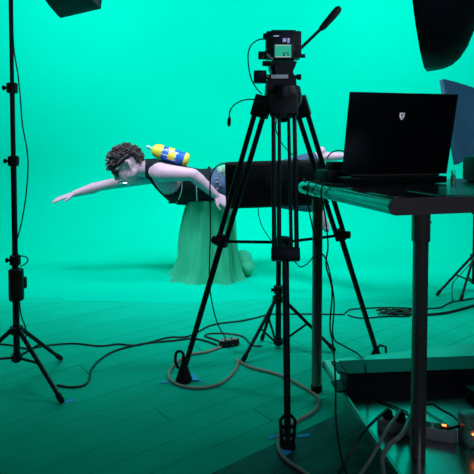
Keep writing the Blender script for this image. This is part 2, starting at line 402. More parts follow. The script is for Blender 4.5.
# ------------------------------------------------------------------ video tripod
tc = Vector((.19, 2.15, 0))
tri = thing('video_tripod', 'tall black video tripod with twin-tube legs holding the camera', 'tripod', tc)
def tz(py, d=2.15): return P(283, py, d).z
top = Vector((tc.x, tc.y, tz(98)))
feet = [G(183, 381), G(287.5, 446), G(376, 356)]
knee_px = [(216, 238, None), (283.5, 250, None), (337, 237, None)]
hub = Vector((tc.x+.0, tc.y-.03, tz(241)))
for i, ft in enumerate(feet):
    hd = (Vector((ft.x, ft.y, 0))-tc).normalized()
    sh_ = top+hd*(.088 if i != 1 else .065)+Vector((0, 0, -.03)); end = Vector((ft.x, ft.y, .03))
    dirv = (end-sh_)
    # knee where the two stages meet
    f_ = (sh_.z-(hub.z+.0))/(sh_.z-end.z)
    kn = sh_+dirv*f_
    sd = dirv.normalized().cross(Vector((hd.x, hd.y, 0))).normalized()
    if i != 1:
        vsd = dirv.normalized().cross(Vector((.1, 1, 0))).normalized(); sd = (sd*(.35 if sd.dot(vsd) > 0 else -.35)+vsd).normalized()
    if i == 0 : pass
    off = .020 if i != 1 else .0415
    bm = BM()
    for sg in (-1, 1): cyl(bm, sh_+sd*off*sg, kn+sd*off*(.85 if i != 1 else 1)*sg, .0110 if i != 1 else .0085, 12)
    if i == 1:
        for sg in (-1, 1): cyl(bm, sh_+sd*.018*sg, kn+sd*.0215*sg, .0068, 10)
    lg = obj('leg', bm, M['black'], tri)
    bm = BM(); box(bm, kn, (.05 if i != 1 else .105, .04, .05), (sd, dirv.normalized().cross(sd), dirv.normalized()), bevel=.006); obj('leg_clamp', bm, M['blackp'], lg)
    bm = BM(); kv = dirv.normalized().cross(sd)
    s_ = -sd if (kn-sd).x < (kn+sd).x else sd
    s_ = Vector((s_.x, s_.y, 0)).normalized() if i != 1 else Vector((1, 0, 0))
    o_ = -s_ if i == 2 else s_
    tube(bm, [kn+o_*.02, kn+o_*.028, kn+o_*.042, kn+o_*.046], [.012, .017, .017, .012], 12); obj('lock_knob', bm, M['rubber'], lg)
    bm = BM(); cyl(bm, kn, end, .0128, 14, .0115); lo2 = obj('lower_leg', bm, M['black'], tri)
    # shoulder casting
    bm = BM(); box(bm, sh_+Vector((0, 0, -.005)), (.072 if i != 1 else .11, .04, .09), (sd, dirv.normalized().cross(sd), dirv.normalized()), bevel=.006); obj('shoulder_clamp', bm, M['blackp'], lg)
    # foot: two-sided rubber foot with slots
    fz = Vector((ft.x, ft.y, 0)); dn = dirv.normalized()
    side = Vector((1, 0, 0)) if i != 2 else Vector((1, 0, 0))
    bm = BM()
    if i == 0:
        tube(bm, [fz+Vector((.004, 0, z)) for z in (0, .006, .03, .06, .075)], [.034, .036, .028, .018, .014], 14)
        lp = [fz+Vector((x, 0, z)) for x, z in ((-.02, .055), (-.032, .085), (-.028, .12), (-.012, .128), (.002, .115), (.0, .08), (.004, .06))]
        tube(bm, catmull(lp, 4), .0062, 8)
    elif i == 1:
        tube(bm, [fz+Vector((0, 0, z)) for z in (0, .004, .012, .02)], [.026, .028, .022, .012], 14)
        lp = [fz+Vector((x, -.004, z)) for x, z in ((-.018, .014), (-.022, .05), (-.024, .09), (-.012, .105), (.012, .105), (.024, .09), (.022, .05), (.018, .014))]
        tube(bm, lp, .0058, 8)
        for z in (.04, .068): box(bm, fz+Vector((0, -.004, z)), (.044, .01, .008))
        box(bm, fz+Vector((0, -.002, .052)), (.012, .012, .10))
    else:
        tube(bm, [fz+Vector((0, 0, z)) for z in (0, .004, .02, .045)], [.022, .024, .018, .012], 14)
        lp = [fz+Vector((x, 0, z)) for x, z in ((.008, .006), (.008, .04), (.02, .052), (.046, .044), (.048, .008))]
        tube(bm, lp, .006, 8)
    obj('rubber_foot', bm, M['rubber'], lo2)
    # spreader arm
    bm = BM(); inner = hub; tube(bm, [kn+Vector((0, 0, -.004)), inner], .0065, 8); obj('spreader_arm', bm, M['black'], tri)
bm = BM(); tube(bm, [hub+Vector((0, 0, z)) for z in (-.03, -.026, .02, .024)], [.02, .03, .03, .02], 14); obj('spreader_hub', bm, M['blackp'], tri)
# bowl and shoulders
bm = BM(); tube(bm, [top+Vector((0, 0, z)) for z in (-.085, -.08, -.02, .0, .045, .05)], [.03, .05, .076, .080, .070, .060], 20); obj('bowl', bm, M['black'], tri)
bm = BM(); tube(bm, [top+Vector((0, 0, z)) for z in (-.10, -.095, -.06, -.05)], [.012, .02, .02, .016], 12); obj('bowl_clamp_handle', bm, M['rubber'], tri)
# fluid head
def hx(px, py, dd=0): return P(px, py, 2.15+dd)
bm = BM(); h0 = hx(279, 88); h1 = hx(281, 74); h2 = hx(283, 58)
prism(bm, [hx(x, y, -.055) for x, y in ((266, 90), (297, 90), (296, 78), (293, 72), (297, 62), (296, 61), (270, 61), (270, 66), (272, 72), (267, 80))], (0, .11, 0))
hd_ = obj('fluid_head', bm, M['blackp'], tri, smooth=False)
bm = BM(); box(bm, hx(279.7, 76.5, -.0565), (.068, .003, .015)); obj('scale_plate', bm, M['white'], hd_, label='white maker plate on the fluid head')
bm = BM(); box(bm, hx(260, 77, 0), (.052, .05, .05), bevel=.006); obj('counterbalance_knob', bm, M['blackp'], tri)
bm = BM(); cyl(bm, hx(264, 77), hx(272, 77), .010); obj('knob_shaft', bm, M['gold'], tri)
bm = BM(); cyl(bm, hx(293, 77), hx(298, 77), .008, 10); cyl(bm, hx(297, 77), hx(301, 77), .012, 12); obj('pan_lock', bm, M['rubber'], tri)
bm = BM(); cyl(bm, hx(298, 56), hx(305, 56), .008, 10); obj('tilt_lock', bm, M['rubber'], tri)
bm = BM(); tube(bm, [hx(292, 60, .03), hx(300, 49, .03), hx(324, 26, .02)], .0068, 10); ph_ = obj('pan_handle', bm, M['black'], tri)
bm = BM(); tube(bm, [hx(320, 29.5, .02), hx(323, 27, .02), hx(333, 15.5, .015), hx(338, 9.5, .01), hx(340, 7.5, .01)], [.009, .0135, .0165, .016, .009], 14); obj('grip', bm, M['rubber'], ph_)
bm = BM(); tube(bm, [hx(276, 74, -.06), hx(274, 66, -.062), hx(279, 62, -.062)], [.006, .012, .006], 10); obj('drag_dial', bm, M['black'], tri)
# ------------------------------------------------------------------ video camera on the tripod
cb = hx(283, 54.5, 0)
vc = thing('video_camera', 'small black cinema camera on the tripod, its rear screen showing the green set', 'camera', cb)
bm = BM(); box(bm, hx(283, 46, 0), (.142, .085, .106), bevel=.006); body = obj('body', bm, M['blackp'], vc)
bm = BM(); tube(bm, [hx(283, 44, z) for z in (.04, .045, .10, .15, .155)], [.035, .04, .038, .042, .036], 18); obj('lens', bm, M['black'], vc)
fy = -.0445
bm = BM(); box(bm, hx(283, 51, fy), (.082, .004, .062), bevel=.001); scr_f = obj('screen_bezel', bm, M['socket'], vc)
bm = BM(); box(bm, hx(283, 51, fy-.0035), (.066, .002, .050)); obj('screen', bm, M['screen'], scr_f, label='lit rear screen showing the green set')
bm = BM(); 
for yy in (45.2, 56.9):
    bm = BM(); box(bm, hx(283, yy, fy-.0045), (.060, .001, .003)); obj('screen_bar', bm, M['uiw'], scr_f)
bm = BM(); box(bm, hx(285.5, 53, fy-.005), (.020, .001, .003)); box(bm, hx(284, 55, fy-.005), (.006, .001, .01)); box(bm, hx(288, 54.5, fy-.005), (.004, .001, .013)); obj('screen_figure', bm, M['uid'], scr_f)
bm = BM(); box(bm, hx(284.5, 40, fy), (.014, .003, .014)); box(bm, hx(288.5, 40.5, fy), (.009, .003, .018)); obj('status_display', bm, M['uib'], vc, label='small lit blue and white status display')
bm = BM(); box(bm, hx(284.5, 41, fy-.002), (.010, .001, .003)); box(bm, hx(288.5, 39, fy-.002), (.004, .001, .006)); obj('status_icon', bm, M['uiw'], vc)
bm = BM(); box(bm, hx(276, 36, fy), (.022, .002, .004)); obj('name_mark', bm, M['silver'], vc)
bm = BM(); box(bm, hx(283, 32.6, 0), (.10, .05, .012), bevel=.002); obj('top_plate', bm, M['black'], vc)
bm = BM(); box(bm, hx(283, 59.6, .0), (.09, .07, .012), bevel=.002); obj('quick_release_plate', bm, M['black'], vc)
for k, (x, y, ww, hh) in enumerate(((261.5, 55.5, .022, .03), (266, 36, .02, .018), (265, 63.5, .018, .018))):
    bm = BM(); box(bm, hx(x+1, y, -.01), (ww+.012, .03, hh), bevel=.003); obj('side_connector', bm, M['blackp'], vc)
for x, y in ((267, 49), (263, 57), (267, 66), (294, 49.5)):
    bm = BM(); cyl(bm, hx(x, y, -.046), hx(x, y, -.04), .004, 8); obj('screw', bm, M['gold'], vc)
bm = BM(); tube(bm, [hx(267, 54, -.05), hx(273, 60, -.05)], .004, 8); obj('clip', bm, M['silver'], vc)
# ------------------------------------------------------------------ light stand carrying the monitor
def light_stand(label, c, hubz, feet, top_pts, knobs, r=.0125, group=None, bottom=.012, legr=.009):
    """c ground centre; knobs list of heights"""
    t = thing('light_stand', label, 'light stand', c, group)
    z0 = bottom
    bm = BM(); pts = [c+Vector((0, 0, z0))]+[c+Vector((0, 0, k)) for k in knobs]+[top_pts]
    n = len(pts)-1
    for i in range(n):
        o = obj('pole', bm2(pts[i], pts[i+1], r*(1-.13*i)), M['black'], t)
    bm.free()
    for k in knobs:
        q = c+Vector((0, 0, k))
        bm = BM(); tube(bm, [q+Vector((0, 0, z)) for z in (-.022, -.018, .018, .022)], [r*1.2, r*1.65, r*1.65, r*1.2], 12); cl = obj('collar', bm, M['blackp'], t)
        bm = BM(); tube(bm, [q, q+Vector((-.022, -.005, 0)), q+Vector((-.034, -.006, 0)), q+Vector((-.036, -.006, .0))], [.005, .005, .011, .009], 10); obj('wing_knob', bm, M['rubber'], cl)
    hb = c+Vector((0, 0, hubz))
    bm = BM(); tube(bm, [hb+Vector((0, 0, z)) for z in (-.016, -.012, .014, .018)], [r*1.4, r*2, r*2, r*1.3], 12); obj('leg_hub', bm, M['blackp'], t)
    lh = c+Vector((0, 0, z0+.02))
    bm = BM(); tube(bm, [lh+Vector((0, 0, z)) for z in (-.012, .012)], r*1.7, 12); obj('brace_hub', bm, M['blackp'], t)
    for ft in feet:
        h = (ft-c); h.z = 0; h.normalize(); st = hb+h*r*1.7; en = Vector((ft.x, ft.y, .011))
        bm = BM(); cyl(bm, st, en, legr, 10, legr*.9); lg = obj('leg', bm, M['black'], t)
        bm = BM(); tube(bm, [en+(st-en)*.09, en, en+(en-st).normalized()*.006], [legr*1.25, legr*1.25, legr*.9], 10); obj('rubber_foot', bm, M['rubber'], lg)
        bm = BM(); tube(bm, [lh+h*r*1.4, st+(en-st)*.48], legr*.62, 8); obj('brace', bm, M['black'], lg)
    return t
def bm2(a, b, r):
    bm = BM(); cyl(bm, a, b, r, 14); return bm
mc = Vector((.204, 2.53, 0))
montop = P(280, 196, 2.53)
ms = light_stand('short black light stand behind the tripod carrying the monitor', mc, P(280, 299, 2.53).z, [G(243, 363), G(334, 352), G(262, 341)], Vector((mc.x, mc.y, montop.z)), [P(280, 292, 2.53).z+.012, P(280, 250, 2.53).z], r=.0145)
def monitor():
    d = 2.47
    c = P(274, 184, d)
    t = thing('monitor', 'black flat monitor seen from behind on the short stand', 'monitor', P(278, 208, d))
    yw = math.radians(4); a, b, z = yaw_axes(yw); rl = math.radians(1.5)
    a2 = (a*math.cos(rl)+z*math.sin(rl)); z2 = (z*math.cos(rl)-a*math.sin(rl))
    bm = BM(); Wm, Hm = .462, .222
    ring = []
    rc = .014
    for sx, sy, a0 in ((1, 1, 0), (-1, 1, 90), (-1, -1, 180), (1, -1, 270)):
        for k in range(5):
            an = math.radians(a0+22.5*k); ring.append((sx*(Wm/2-rc)+rc*math.cos(an), sy*(Hm/2-rc)+rc*math.sin(an)))
    R_ = []
    for off, sc in ((.028, .985), (.024, 1), (.0, 1), (-.012, .94), (-.018, .8)):
        R_.append([bm.verts.new(c+a2*x*sc+z2*y*sc+b*off) for x, y in ring])
    skin_rings(bm, R_); bd = obj('housing', bm, M['blackp'], t)
    bm = BM(); box(bm, c+b*.0285, (Wm-.02, .001, Hm-.02), (a2, b, z2)); obj('screen', bm, M['uid'], t)
    bm = BM(); box(bm, c-b*.024-z2*.01, (.10, .012, .10), (a2, b, z2), bevel=.002); obj('mount_plate', bm, M['black'], t)
    bm = BM()
    for k in range(10): box(bm, c-b*.0185+a2*(-.15+.033*k)+z2*.06, (.018, .002, .003), (a2, b, z2))
    obj('vents', bm, M['socket'], t)
monitor()
# ------------------------------------------------------------------ left light stand
lc_ = Vector((P(17, 366, 2.15).x, 2.15, 0))
def lz_(py): return P(15, py, 2.15).z
ls = light_stand('tall black light stand at the left edge with a cylindrical battery on its pole', lc_, lz_(330), [G(62, 404), G(61, 361), Vector((-1.17, 2.03, 0))],
                 Vector((lc_.x, lc_.y, 2.12)), [lz_(260), lz_(161), lz_(88)], r=.0135, bottom=.09)
q = Vector((lc_.x+.018, lc_.y-.035, lz_(282)))
bm = BM(); tube(bm, [q+Vector((0, 0, z)) for z in (-.066, -.06, .058, .063)], [.026, .030, .030, .026], 18); bt = obj('battery_cylinder', bm, M['blackp'], ls)
bm = BM(); tube(bm, [q+Vector((0, .02, z)) for z in (-.02, .02)], .034, 14); obj('clamp_band', bm, M['rubber'], bt)
# boom from left stand to the top-left softbox
def softbox(label, rim, n, depth, shell, fr=.22, bulge=.35, group=None, steps=6, power=2.0, ring_r=.055, diffuser=True, curve=1.0):
    """rim: ordered world points of the open front; n: unit vector the lamp looks along"""
    n = Vector(n).normalized(); c = sum(rim, Vector())/len(rim)
    t = thing('softbox', label, 'softbox', c-n*depth, group)
    bm = BM(); R_ = []
    lip = [p+n*.03 for p in rim]; R_.append([bm.verts.new(p) for p in lip])
    for k in range(steps+1):
        u = k/steps; ax_ = c-n*depth*u
        sc = (1-u**power)*(1-fr)+fr if curve else 1-(1-fr)*u
        R_.append([bm.verts.new(ax_+(p-c)*sc) for p in rim])
    skin_rings(bm, R_, False); bm.faces.new(R_[-1]); sh = obj('shell', bm, shell, t, smooth=True)
    m_ = sh.modifiers.new('s', 'SOLIDIFY'); m_.thickness = .004
    bm = BM(); bm.faces.new([bm.verts.new(c+(p-c)*.97+n*.004) for p in rim]); ms_ = obj('diffuser', bm, M['diff'], t, smooth=False, label='lit white diffuser cloth'); 
    m_ = ms_.modifiers.new('s', 'SOLIDIFY'); m_.thickness = .002
    bm = BM(); b0 = c-n*(depth-.01); tube(bm, [b0, b0-n*.02, b0-n*.021, b0-n*.16, b0-n*.17], [ring_r*1.3, ring_r*1.3, ring_r, ring_r*.95, ring_r*.7], 18); obj('lamp_head', bm, M['blackp'], t)
    for p in rim:
        pass
    return t, c, b0
# top left: rectangular, seen from below behind
A = P(57.5, 15.5, 3.3); B = P(98, 6, 3.2); ev = (B-A); n1 = Vector((.94, .28, -.12)); n1 = (n1-ev.normalized()*n1.dot(ev.normalized())).normalized()
n1 = Vector((.80, .55, -.22)); n1 = (n1-ev.normalized()*n1.dot(ev.normalized())).normalized()
upv = ev.normalized().cross(n1); upv = upv if upv.z > 0 else -upv
rim = [A, B, B+upv*.5, A+upv*.5]
t, c, b0 = softbox('black rectangular softbox hanging at the top left of the set', rim, n1, .56, M['fabric'], fr=.5, power=1.3)
bm = BM(); tube(bm, [Vector((lc_.x, lc_.y, 2.12)), Vector((lc_.x-.02, lc_.y+.03, 2.14)), b0-n1*.10], .012, 10); obj('boom_arm', bm, M['black'], ls)
# top right: deep octagonal dome seen edge-on
def octa(c, n, r, nn, roll=0):
    s, u = frame(Vector(n)); return [c+(s*math.cos(roll+2*math.pi*k/nn)+u*math.sin(roll+2*math.pi*k/nn))*r for k in range(nn)]
n2 = Vector((-.90, .42, -.10)).normalized(); c2_ = P(427, -8, 1.95)
t, c, b0 = softbox('large dark dome softbox hanging at the top right, above the laptop', octa(c2_, n2, .29, 16, .2), n2, .18, M['fabric'], fr=.25, power=2.8)
bm = BM(); cyl(bm, b0-n2*.08, Vector((b0.x+.04, 2.0, 3.3)), .012); obj('hanger', bm, M['black'], t)
bm = BM(); box(bm, P(471, 8, 1.84), (.012, .03, .05), bevel=.003); obj('side_flap', bm, M['bluelitfab'], t)
# right: softbox behind the laptop, its fabric coloured as if lit blue
n3 = Vector((-.87, .44, -.17)).normalized(); s3, u3 = frame(n3); c3_ = P(455, 123, 3.3)
rim = [c3_+s3*a*.25+u3*b*.255 for a, b in ((-1, -1), (0, -.97), (1, -1), (.97, 0), (1, 1), (0, .97), (-1, 1), (-.97, 0))]
t3, c, b0 = softbox('blue-lit softbox on a stand right behind the laptop', rim, n3, .34, M['bluelitfab'], fr=.25, power=1.08)
rs_c = Vector((1.62, 3.52, 0))
rs = light_stand('black light stand at the right edge with spread legs under the blue-lit softbox', rs_c, G(474, 300).z+.24, [G(437, 296), G(461, 301), Vector((1.9, 3.55, 0))], Vector((rs_c.x, rs_c.y, 1.02)), [.55, .8], r=.014, bottom=.05)
bm = BM(); tube(bm, [Vector((rs_c.x, rs_c.y, 1.02)), Vector((rs_c.x, rs_c.y, 1.06)), b0-n3*.1], .012, 10); obj('tilt_bracket', bm, M['black'], rs)
# ------------------------------------------------------------------ cloth-covered stool
PD = 3.85; SCL = PD/F                        # metres per pixel at the person
def drape(name, label, px0, rows, d0, dep, seed, nf, amp, K=96):
    random.seed(seed); bm = BM(); R_ = []
    ph = [random.uniform(0, 6.28) for _ in range(6)]; nr = len(rows)
    # resample rows
    fine = []
    for a, b in zip(rows, rows[1:]):
        for k in range(5): 
            t = k/5; fine.append([a[j]+(b[j]-a[j])*t for j in range(4)])
    fine.append(rows[-1])
    H = len(fine)-1
    for i, (y, xl, xr, dd) in enumerate(fine):
        u = i/H; cpx = (xl+xr)/2; hw = (xr-xl)/2*d0/F; c = P(cpx, 200, d0); z = max(.003, P(237, y, d0).z if y < 283 else .003)
        ring = []
        for k in range(K):
            an = 2*math.pi*k/K
            f = 1+amp*(.3+.7*u)*(math.sin(nf*an+ph[0]+u*2.6)*.5+math.sin((nf*1.7)*an+ph[1]-u*3.5)*.3+math.sin(nf*2.9*an+ph[2]+u)*.2)
            f += .16*(u*.8+.2)*noise.noise(Vector((math.cos(an)*1.7+u*.8, math.sin(an)*1.7, u*2.4+seed)))+.05*(1-u)*math.sin(5*an+u*8)
            f += .05*noise.noise(Vector((math.cos(an)*2, math.sin(an)*2, z*4+seed)))
            sx = abs(math.cos(an))**.85*(1 if math.cos(an) > 0 else -1); sy = abs(math.sin(an))**.85*(1 if math.sin(an) > 0 else -1)
            ring.append(bm.verts.new((c.x+hw*sx*f, d0+dd*sy*f, z)))
        R_.append(ring)
    skin_rings(bm, R_, True)
    o = obj(name, bm, M['cloth']); tag(o, label, 'cloth'); return o
drape('draped_cloth', 'green cloth draped over the stool that carries the person', 0,
      [(198, 190, 228, .10), (200, 187, 232, .15), (215, 184, 233, .155), (235, 181, 235, .16), (255, 178, 238, .17), (270, 174, 241, .18), (279, 170, 244, .19), (284, 169, 245, .19)], 3.86, .2, 3, 8, .24)
bm = BM()
c = P(243, 262, 3.98); c.z = .085
for (dx, dy, dz, rx, ry, rz) in ((0, 0, .03, .075, .11, .085), (.02, -.02, -.015, .07, .12, .07), (-.05, .02, -.02, .06, .10, .065)): ell(bm, c+Vector((dx, dy, dz)), (rx, ry, rz))
for v in bm.verts:
    v.co += Vector((1, 1, 1))*.012*noise.noise(v.co*14); v.co.z = max(.002, v.co.z)
o = baked('cloth_bundle', bm, M['cloth'], None, .012, 3); tag(o, 'bunched green cloth lying on the floor against the draped stool', 'cloth')
for v in o.data.vertices: v.co.z = max(.002, v.co.z)
# ------------------------------------------------------------------ person
per = thing('person', 'person in black vest and denim lying face down on the draped stool, one arm forward', 'person', P(210, 200, PD))
def pp(x, y, d=PD): return P(x, y, d)
TR = [(143, 168, 7.5, .060), (147, 168.5, 8, .070), (151, 170, 9.5, .095), (155, 172, 12, .13), (161, 176.5, 15, .165), (169, 181, 18, .18), (178, 184, 19, .172), (188, 186, 17.5, .155), (200, 186, 15.5, .142), (212, 185, 15, .15), (222, 184.5, 15.5, .165), (232, 185, 14.5, .165), (241, 186, 10, .13)]
def torso(bm, rows, grow=0.0, K=48, sub=4, cap=True, keep=None):
    pts = []
    for a, b in zip(rows, rows[1:]):
        for k in range(sub): t = k/sub; t = t; pts.append([a[j]+(b[j]-a[j])*t for j in range(4)])
    pts.append(list(rows[-1])); R_ = []
    for (x, y, hv, hw) in pts:
        c = pp(x, y); R_.append([bm.verts.new(c+Vector((0, math.cos(2*math.pi*k/K)*(hw+grow), math.sin(2*math.pi*k/K)*(hv*SCL+grow)))) for k in range(K)])
    skin_rings(bm, R_, cap); return R_
bm = BM(); torso(bm, TR)
def chain(bm, pts, rs, seg=16): tube(bm, pts, rs, seg, round_cap=True)
# neck
chain(bm, [pp(158, 172), pp(150, 169.5), pp(142, 168), pp(134, 168)], [.075, .062, .056, .055])
# shoulders
ell(bm, pp(160, 172, PD-.165), (.07, .06, .068)); ell(bm, pp(156, 174, PD+.165), (.07, .06, .065))
# near arm (back along the body)
sN = pp(163, 173, PD-.19); eN = pp(193, 174.5, PD-.26); wN = pp(216, 195.5, PD-.20)
chain(bm, [pp(156, 172, PD-.15), sN, sN.lerp(eN, .35), sN.lerp(eN, .75), eN], [.055, .064, .058, .048, .043])
chain(bm, [eN, eN.lerp(wN, .25), eN.lerp(wN, .6), wN], [.042, .045, .037, .027])
# far arm reaching forward
sF = pp(153, 176, PD+.17); eF = pp(101, 186, PD+.16); wF = pp(74, 194, PD+.10)
chain(bm, [pp(158, 175, PD+.13), sF, sF.lerp(eF, .35), sF.lerp(eF, .75), eF], [.06, .060, .051, .042, .038])
chain(bm, [eF, eF.lerp(wF, .3), eF.lerp(wF, .65), wF], [.038, .042, .033, .025])
def hand(bm, w, d, up, side, L=.18, curl=0.15):
    """w wrist, d pointing, up back of hand, side thumb side"""
    d = d.normalized(); side = (side-d*side.dot(d)).normalized(); up = side.cross(d); 
    if up.z < 0: up = -up
    rr = []
    for u, hw, ht in ((-.02, .024, .019), (.0, .027, .018), (.03, .038, .016), (.06, .043, .014), (.088, .040, .012), (.097, .033, .009)):
        rr.append([bm.verts.new(w+d*u+side*math.cos(2*math.pi*k/14)*hw+up*math.sin(2*math.pi*k/14)*ht) for k in range(14)])
    skin_rings(bm, rr)
    for k, (o_, ln_) in enumerate(((.031, .070), (.0105, .080), (-.0105, .074), (-.031, .058))):
        b = w+d*.085+side*o_; sp = side*(o_*.28)
        p1 = b+(d+sp*3).normalized()*ln_*.45-up*ln_*curl*.25; p2 = p1+(d+sp*3).normalized()*ln_*.32-up*ln_*curl*.5; p3 = p2+(d+sp*2).normalized()*ln_*.25-up*ln_*curl*.7
        tube(bm, [b, p1, p2, p3], [.0095, .0088, .008, .0068], 8, round_cap=True)
    b = w+d*.022+side*.03; p1 = b+(d*.7+side*.75).normalized()*.038-up*.006; p2 = p1+(d*.95+side*.3).normalized()*.034-up*.006
    tube(bm, [w+d*.01+side*.012, b, p1, p2], [.014, .0135, .0105, .0082], 8, round_cap=True)
hand(bm, wF, pp(53, 200.5, PD+.05)-wF, Vector((0, 0, 1)), Vector((.1, -.9, -.25)), curl=.10)
hand(bm, wN, pp(229, 205, PD-.19)-wN, Vector((0, -1, 0)), Vector((.5, -.2, -.8)), curl=.5)
# legs and feet
hN = pp(230, 190, PD-.085); kN = pp(276, 197.5, PD-.26); aN = pp(315, 206, PD-.42)
hF = pp(230, 182, PD+.085); kF = pp(274, 172, PD+.10); aF = pp(315, 157, PD+.16)
for h_, k_, a_ in ((hN, kN, aN), (hF, kF, aF)):
    chain(bm, [h_, h_.lerp(k_, .5), k_], [.078, .068, .05])
    chain(bm, [k_, k_.lerp(a_, .3), k_.lerp(a_, .75), a_], [.05, .052, .038, .031])
def foot(bm, a, toe, heel_up):
    d = (toe-a); L_ = d.length; d.normalize(); s, u = frame(d, Vector((0, 1, 0)))
    chain(bm, [a, a+d*L_*.35, a+d*L_*.7, toe-d*.02], [.034, .036, .033, .022], 12)
    ell(bm, a+heel_up, (.034, .03, .036))
    sd_ = d.cross(heel_up).normalized()
    for k in range(5): 
        q = toe-d*.03+sd_*(-.03+.015*k); tube(bm, [q, q+d*(.035-.004*k)], [.011, .008-.0006*k], 8, round_cap=True)
foot(bm, aN, P(328, 232, PD-.42), Vector((.03, 0, .008)))
foot(bm, aF, P(348, 156, PD+.17), Vector((.05, 0, .045)))
# head
hf = Vector((-.83, -.10, -.55)).normalized(); hs = Vector((0, -1, 0)); hs = (hs-hf*hs.dot(hf)).normalized(); hu = hf.cross(hs); hu = hu if hu.z > 0 else -hu
hc = pp(127, 165.5)
def H(f, s, u): return hc+(hf*f+hs*s+hu*u)*1.12
ax_h = (hf, hs, hu)
ell(bm, H(-.012, 0, .028), (.108, .084, .101), ax_h)          # cranium
ell(bm, H(.03, 0, -.045), (.070, .064, .086), ax_h)            # face
ell(bm, H(.045, 0, -.098), (.035, .036, .026), ax_h)           # chin
for sg in (-1, 1):
    ell(bm, H(.0, .052*sg, -.062), (.045, .018, .032), ax_h)   # jaw
    ell(bm, H(.06, .038*sg, -.022), (.022, .02, .018), ax_h)   # cheek
    ell(bm, H(-.022, .084*sg, .004), (.021, .013, .034), ax_h)   # ear
tube(bm, [H(.078, 0, .02), H(.098, 0, -.012), H(.110, 0, -.035), H(.09, 0, -.046)], [.010, .011, .015, .012], 10, round_cap=True)  # nose
ell(bm, H(.082, 0, .03), (.014, .05, .010), ax_h)              # brow
ell(bm, H(.086, 0, -.066), (.010, .024, .006), ax_h); ell(bm, H(.084, 0, -.077), (.010, .021, .006), ax_h)  # lips
chain(bm, [H(-.03, 0, -.02), pp(140, 168), pp(148, 170)], [.06, .055, .06])
baked('body', bm, M['skin'], per, .006, 3)
for sg in (-1, 1):
    bm = BM(); ell(bm, H(.075, .032*sg, .008), (.014, .014, .014), ax_h, 12, 8); obj('eye', bm, M['white'], per)
bm = BM()
for sg in (-1, 1):
    ell(bm, H(-.018, .0945*sg, .006), (.009, .004, .017), ax_h, 10, 8)
obj('ear_hollow', bm, M['earin'], per)
# hair
bm = BM(); random.seed(11)
def hairpt(th, ph_, r): return H(-.016+r*1.05*math.cos(ph_)*math.sin(th), r*.84*math.sin(ph_)*math.sin(th), .032+r*math.cos(th))
seg = 36; RR = []
def LIM(a): c_ = math.cos(a); return .70 if c_ < -.55 else (.40 if c_ < .35 else .50)
for i in range(1, 16):
    th = math.pi*.66*i/15
    RR.append([bm.verts.new(hairpt(th*LIM(2*math.pi*k/seg)/.66, 2*math.pi*k/seg, .104+.010*noise.noise(Vector((th*5, k*.6, 3))))) for k in range(seg)])
skin_rings(bm, RR, False); tv = bm.verts.new(hairpt(0, 0, .106))
for k in range(seg): bm.faces.new((tv, RR[0][k], RR[0][(k+1) % seg]))
for i in range(70):
    ph_ = random.uniform(0, 6.283); th = math.pi*LIM(ph_)*1.02*math.sqrt(random.random()); p0 = hairpt(th, ph_, .100); out = (p0-hc).normalized(); s_, u_ = frame(out)
    dr = (s_*random.uniform(-1, 1)+u_*random.uniform(-1, 1)+hf*.5+Vector((0, 0, -.3))).normalized(); L_ = random.uniform(.02, .045)
    tube(bm, catmull([p0, p0+out*.016+dr*L_*.3, p0+out*.022+dr*L_*.75, p0+out*.014+dr*L_*1.15], 3), [.009, .010, .010, .009, .008, .007, .0055, .004, .003, .0015], 6)
for i in range(560):
    ph_ = random.uniform(0, 6.283); lim = LIM(ph_); th = math.pi*lim*math.sqrt(random.random())
    p0 = hairpt(th, ph_, .098); out = (p0-hc).normalized(); s_, u_ = frame(out)
    a0 = random.uniform(0, 6.28); rr_ = random.uniform(.006, .012); tw = random.choice((-1, 1)); hgt_ = random.uniform(.012, .036)
    fall = (hf*.25+Vector((0, 0, -.25)))*.02
    pts = [p0+out*hgt_*t/4+fall*(t/4)**2+(s_*math.cos(a0+tw*t*1.3)+u_*math.sin(a0+tw*t*1.3))*rr_*(.3+.7*t/4) for t in range(5)]
    tube(bm, pts, [.0042, .004, .0036, .003, .0016], 5)
obj('hair', bm, M['hair'], per, label='tousled curly dark hair')
# goggles
gg = BM()
tube(gg, catmull([H(.080, .064*math.cos(a), .004+.038*math.sin(a)) for a in [k*2*math.pi/16 for k in range(17)]], 2), .007, 8)
go = obj('goggles', gg, M['rubber'], per, label='dark diving goggles')
bm = BM(); ell(bm, H(.083, 0, .004), (.032, .073, .044), ax_h); obj('lens', bm, M['glass'], go)
bm = BM(); 
st = []
for k in range(0, 25):
    a = math.radians(38+ (322-38)*k/24); st.append(H(-.012+.104*math.cos(a), .086*math.sin(a), .034-.012*math.cos(a-.5)+.0))
for a_, b_ in zip(st, st[1:]):
    pass
st2 = [p+hu*.011 for p in st]; tube(bm, st, .0075, 6); tube(bm, st2, .0075, 6); obj('goggle_strap', bm, M['rubber'], go)
bm = BM(); tube(bm, [H(.066, .066, .006), H(.06, .072, .018)], .006, 8); box(bm, H(.05, .078, .012), (.02, .004, .012), ax_h); obj('buckle', bm, M['silver'], go, label='shiny strap buckle')
bm = BM(); ell(bm, H(.10, .0, -.072), (.012, .022, .014), ax_h); ell(bm, H(.088, .034, -.06), (.007, .007, .007), ax_h); tube(bm, catmull([H(.10, .015, -.072), H(.09, .05, -.08), H(.06, .065, -.10), H(.055, .05, -.118)]), .005, 6)
obj('mouthpiece', bm, M['silver'], per, label='small silver mouthpiece')
bm = BM(); ell(bm, H(-.024, .092, -.026), (.005, .004, .005), ax_h, 8, 6); obj('earring', bm, M['silver'], per)
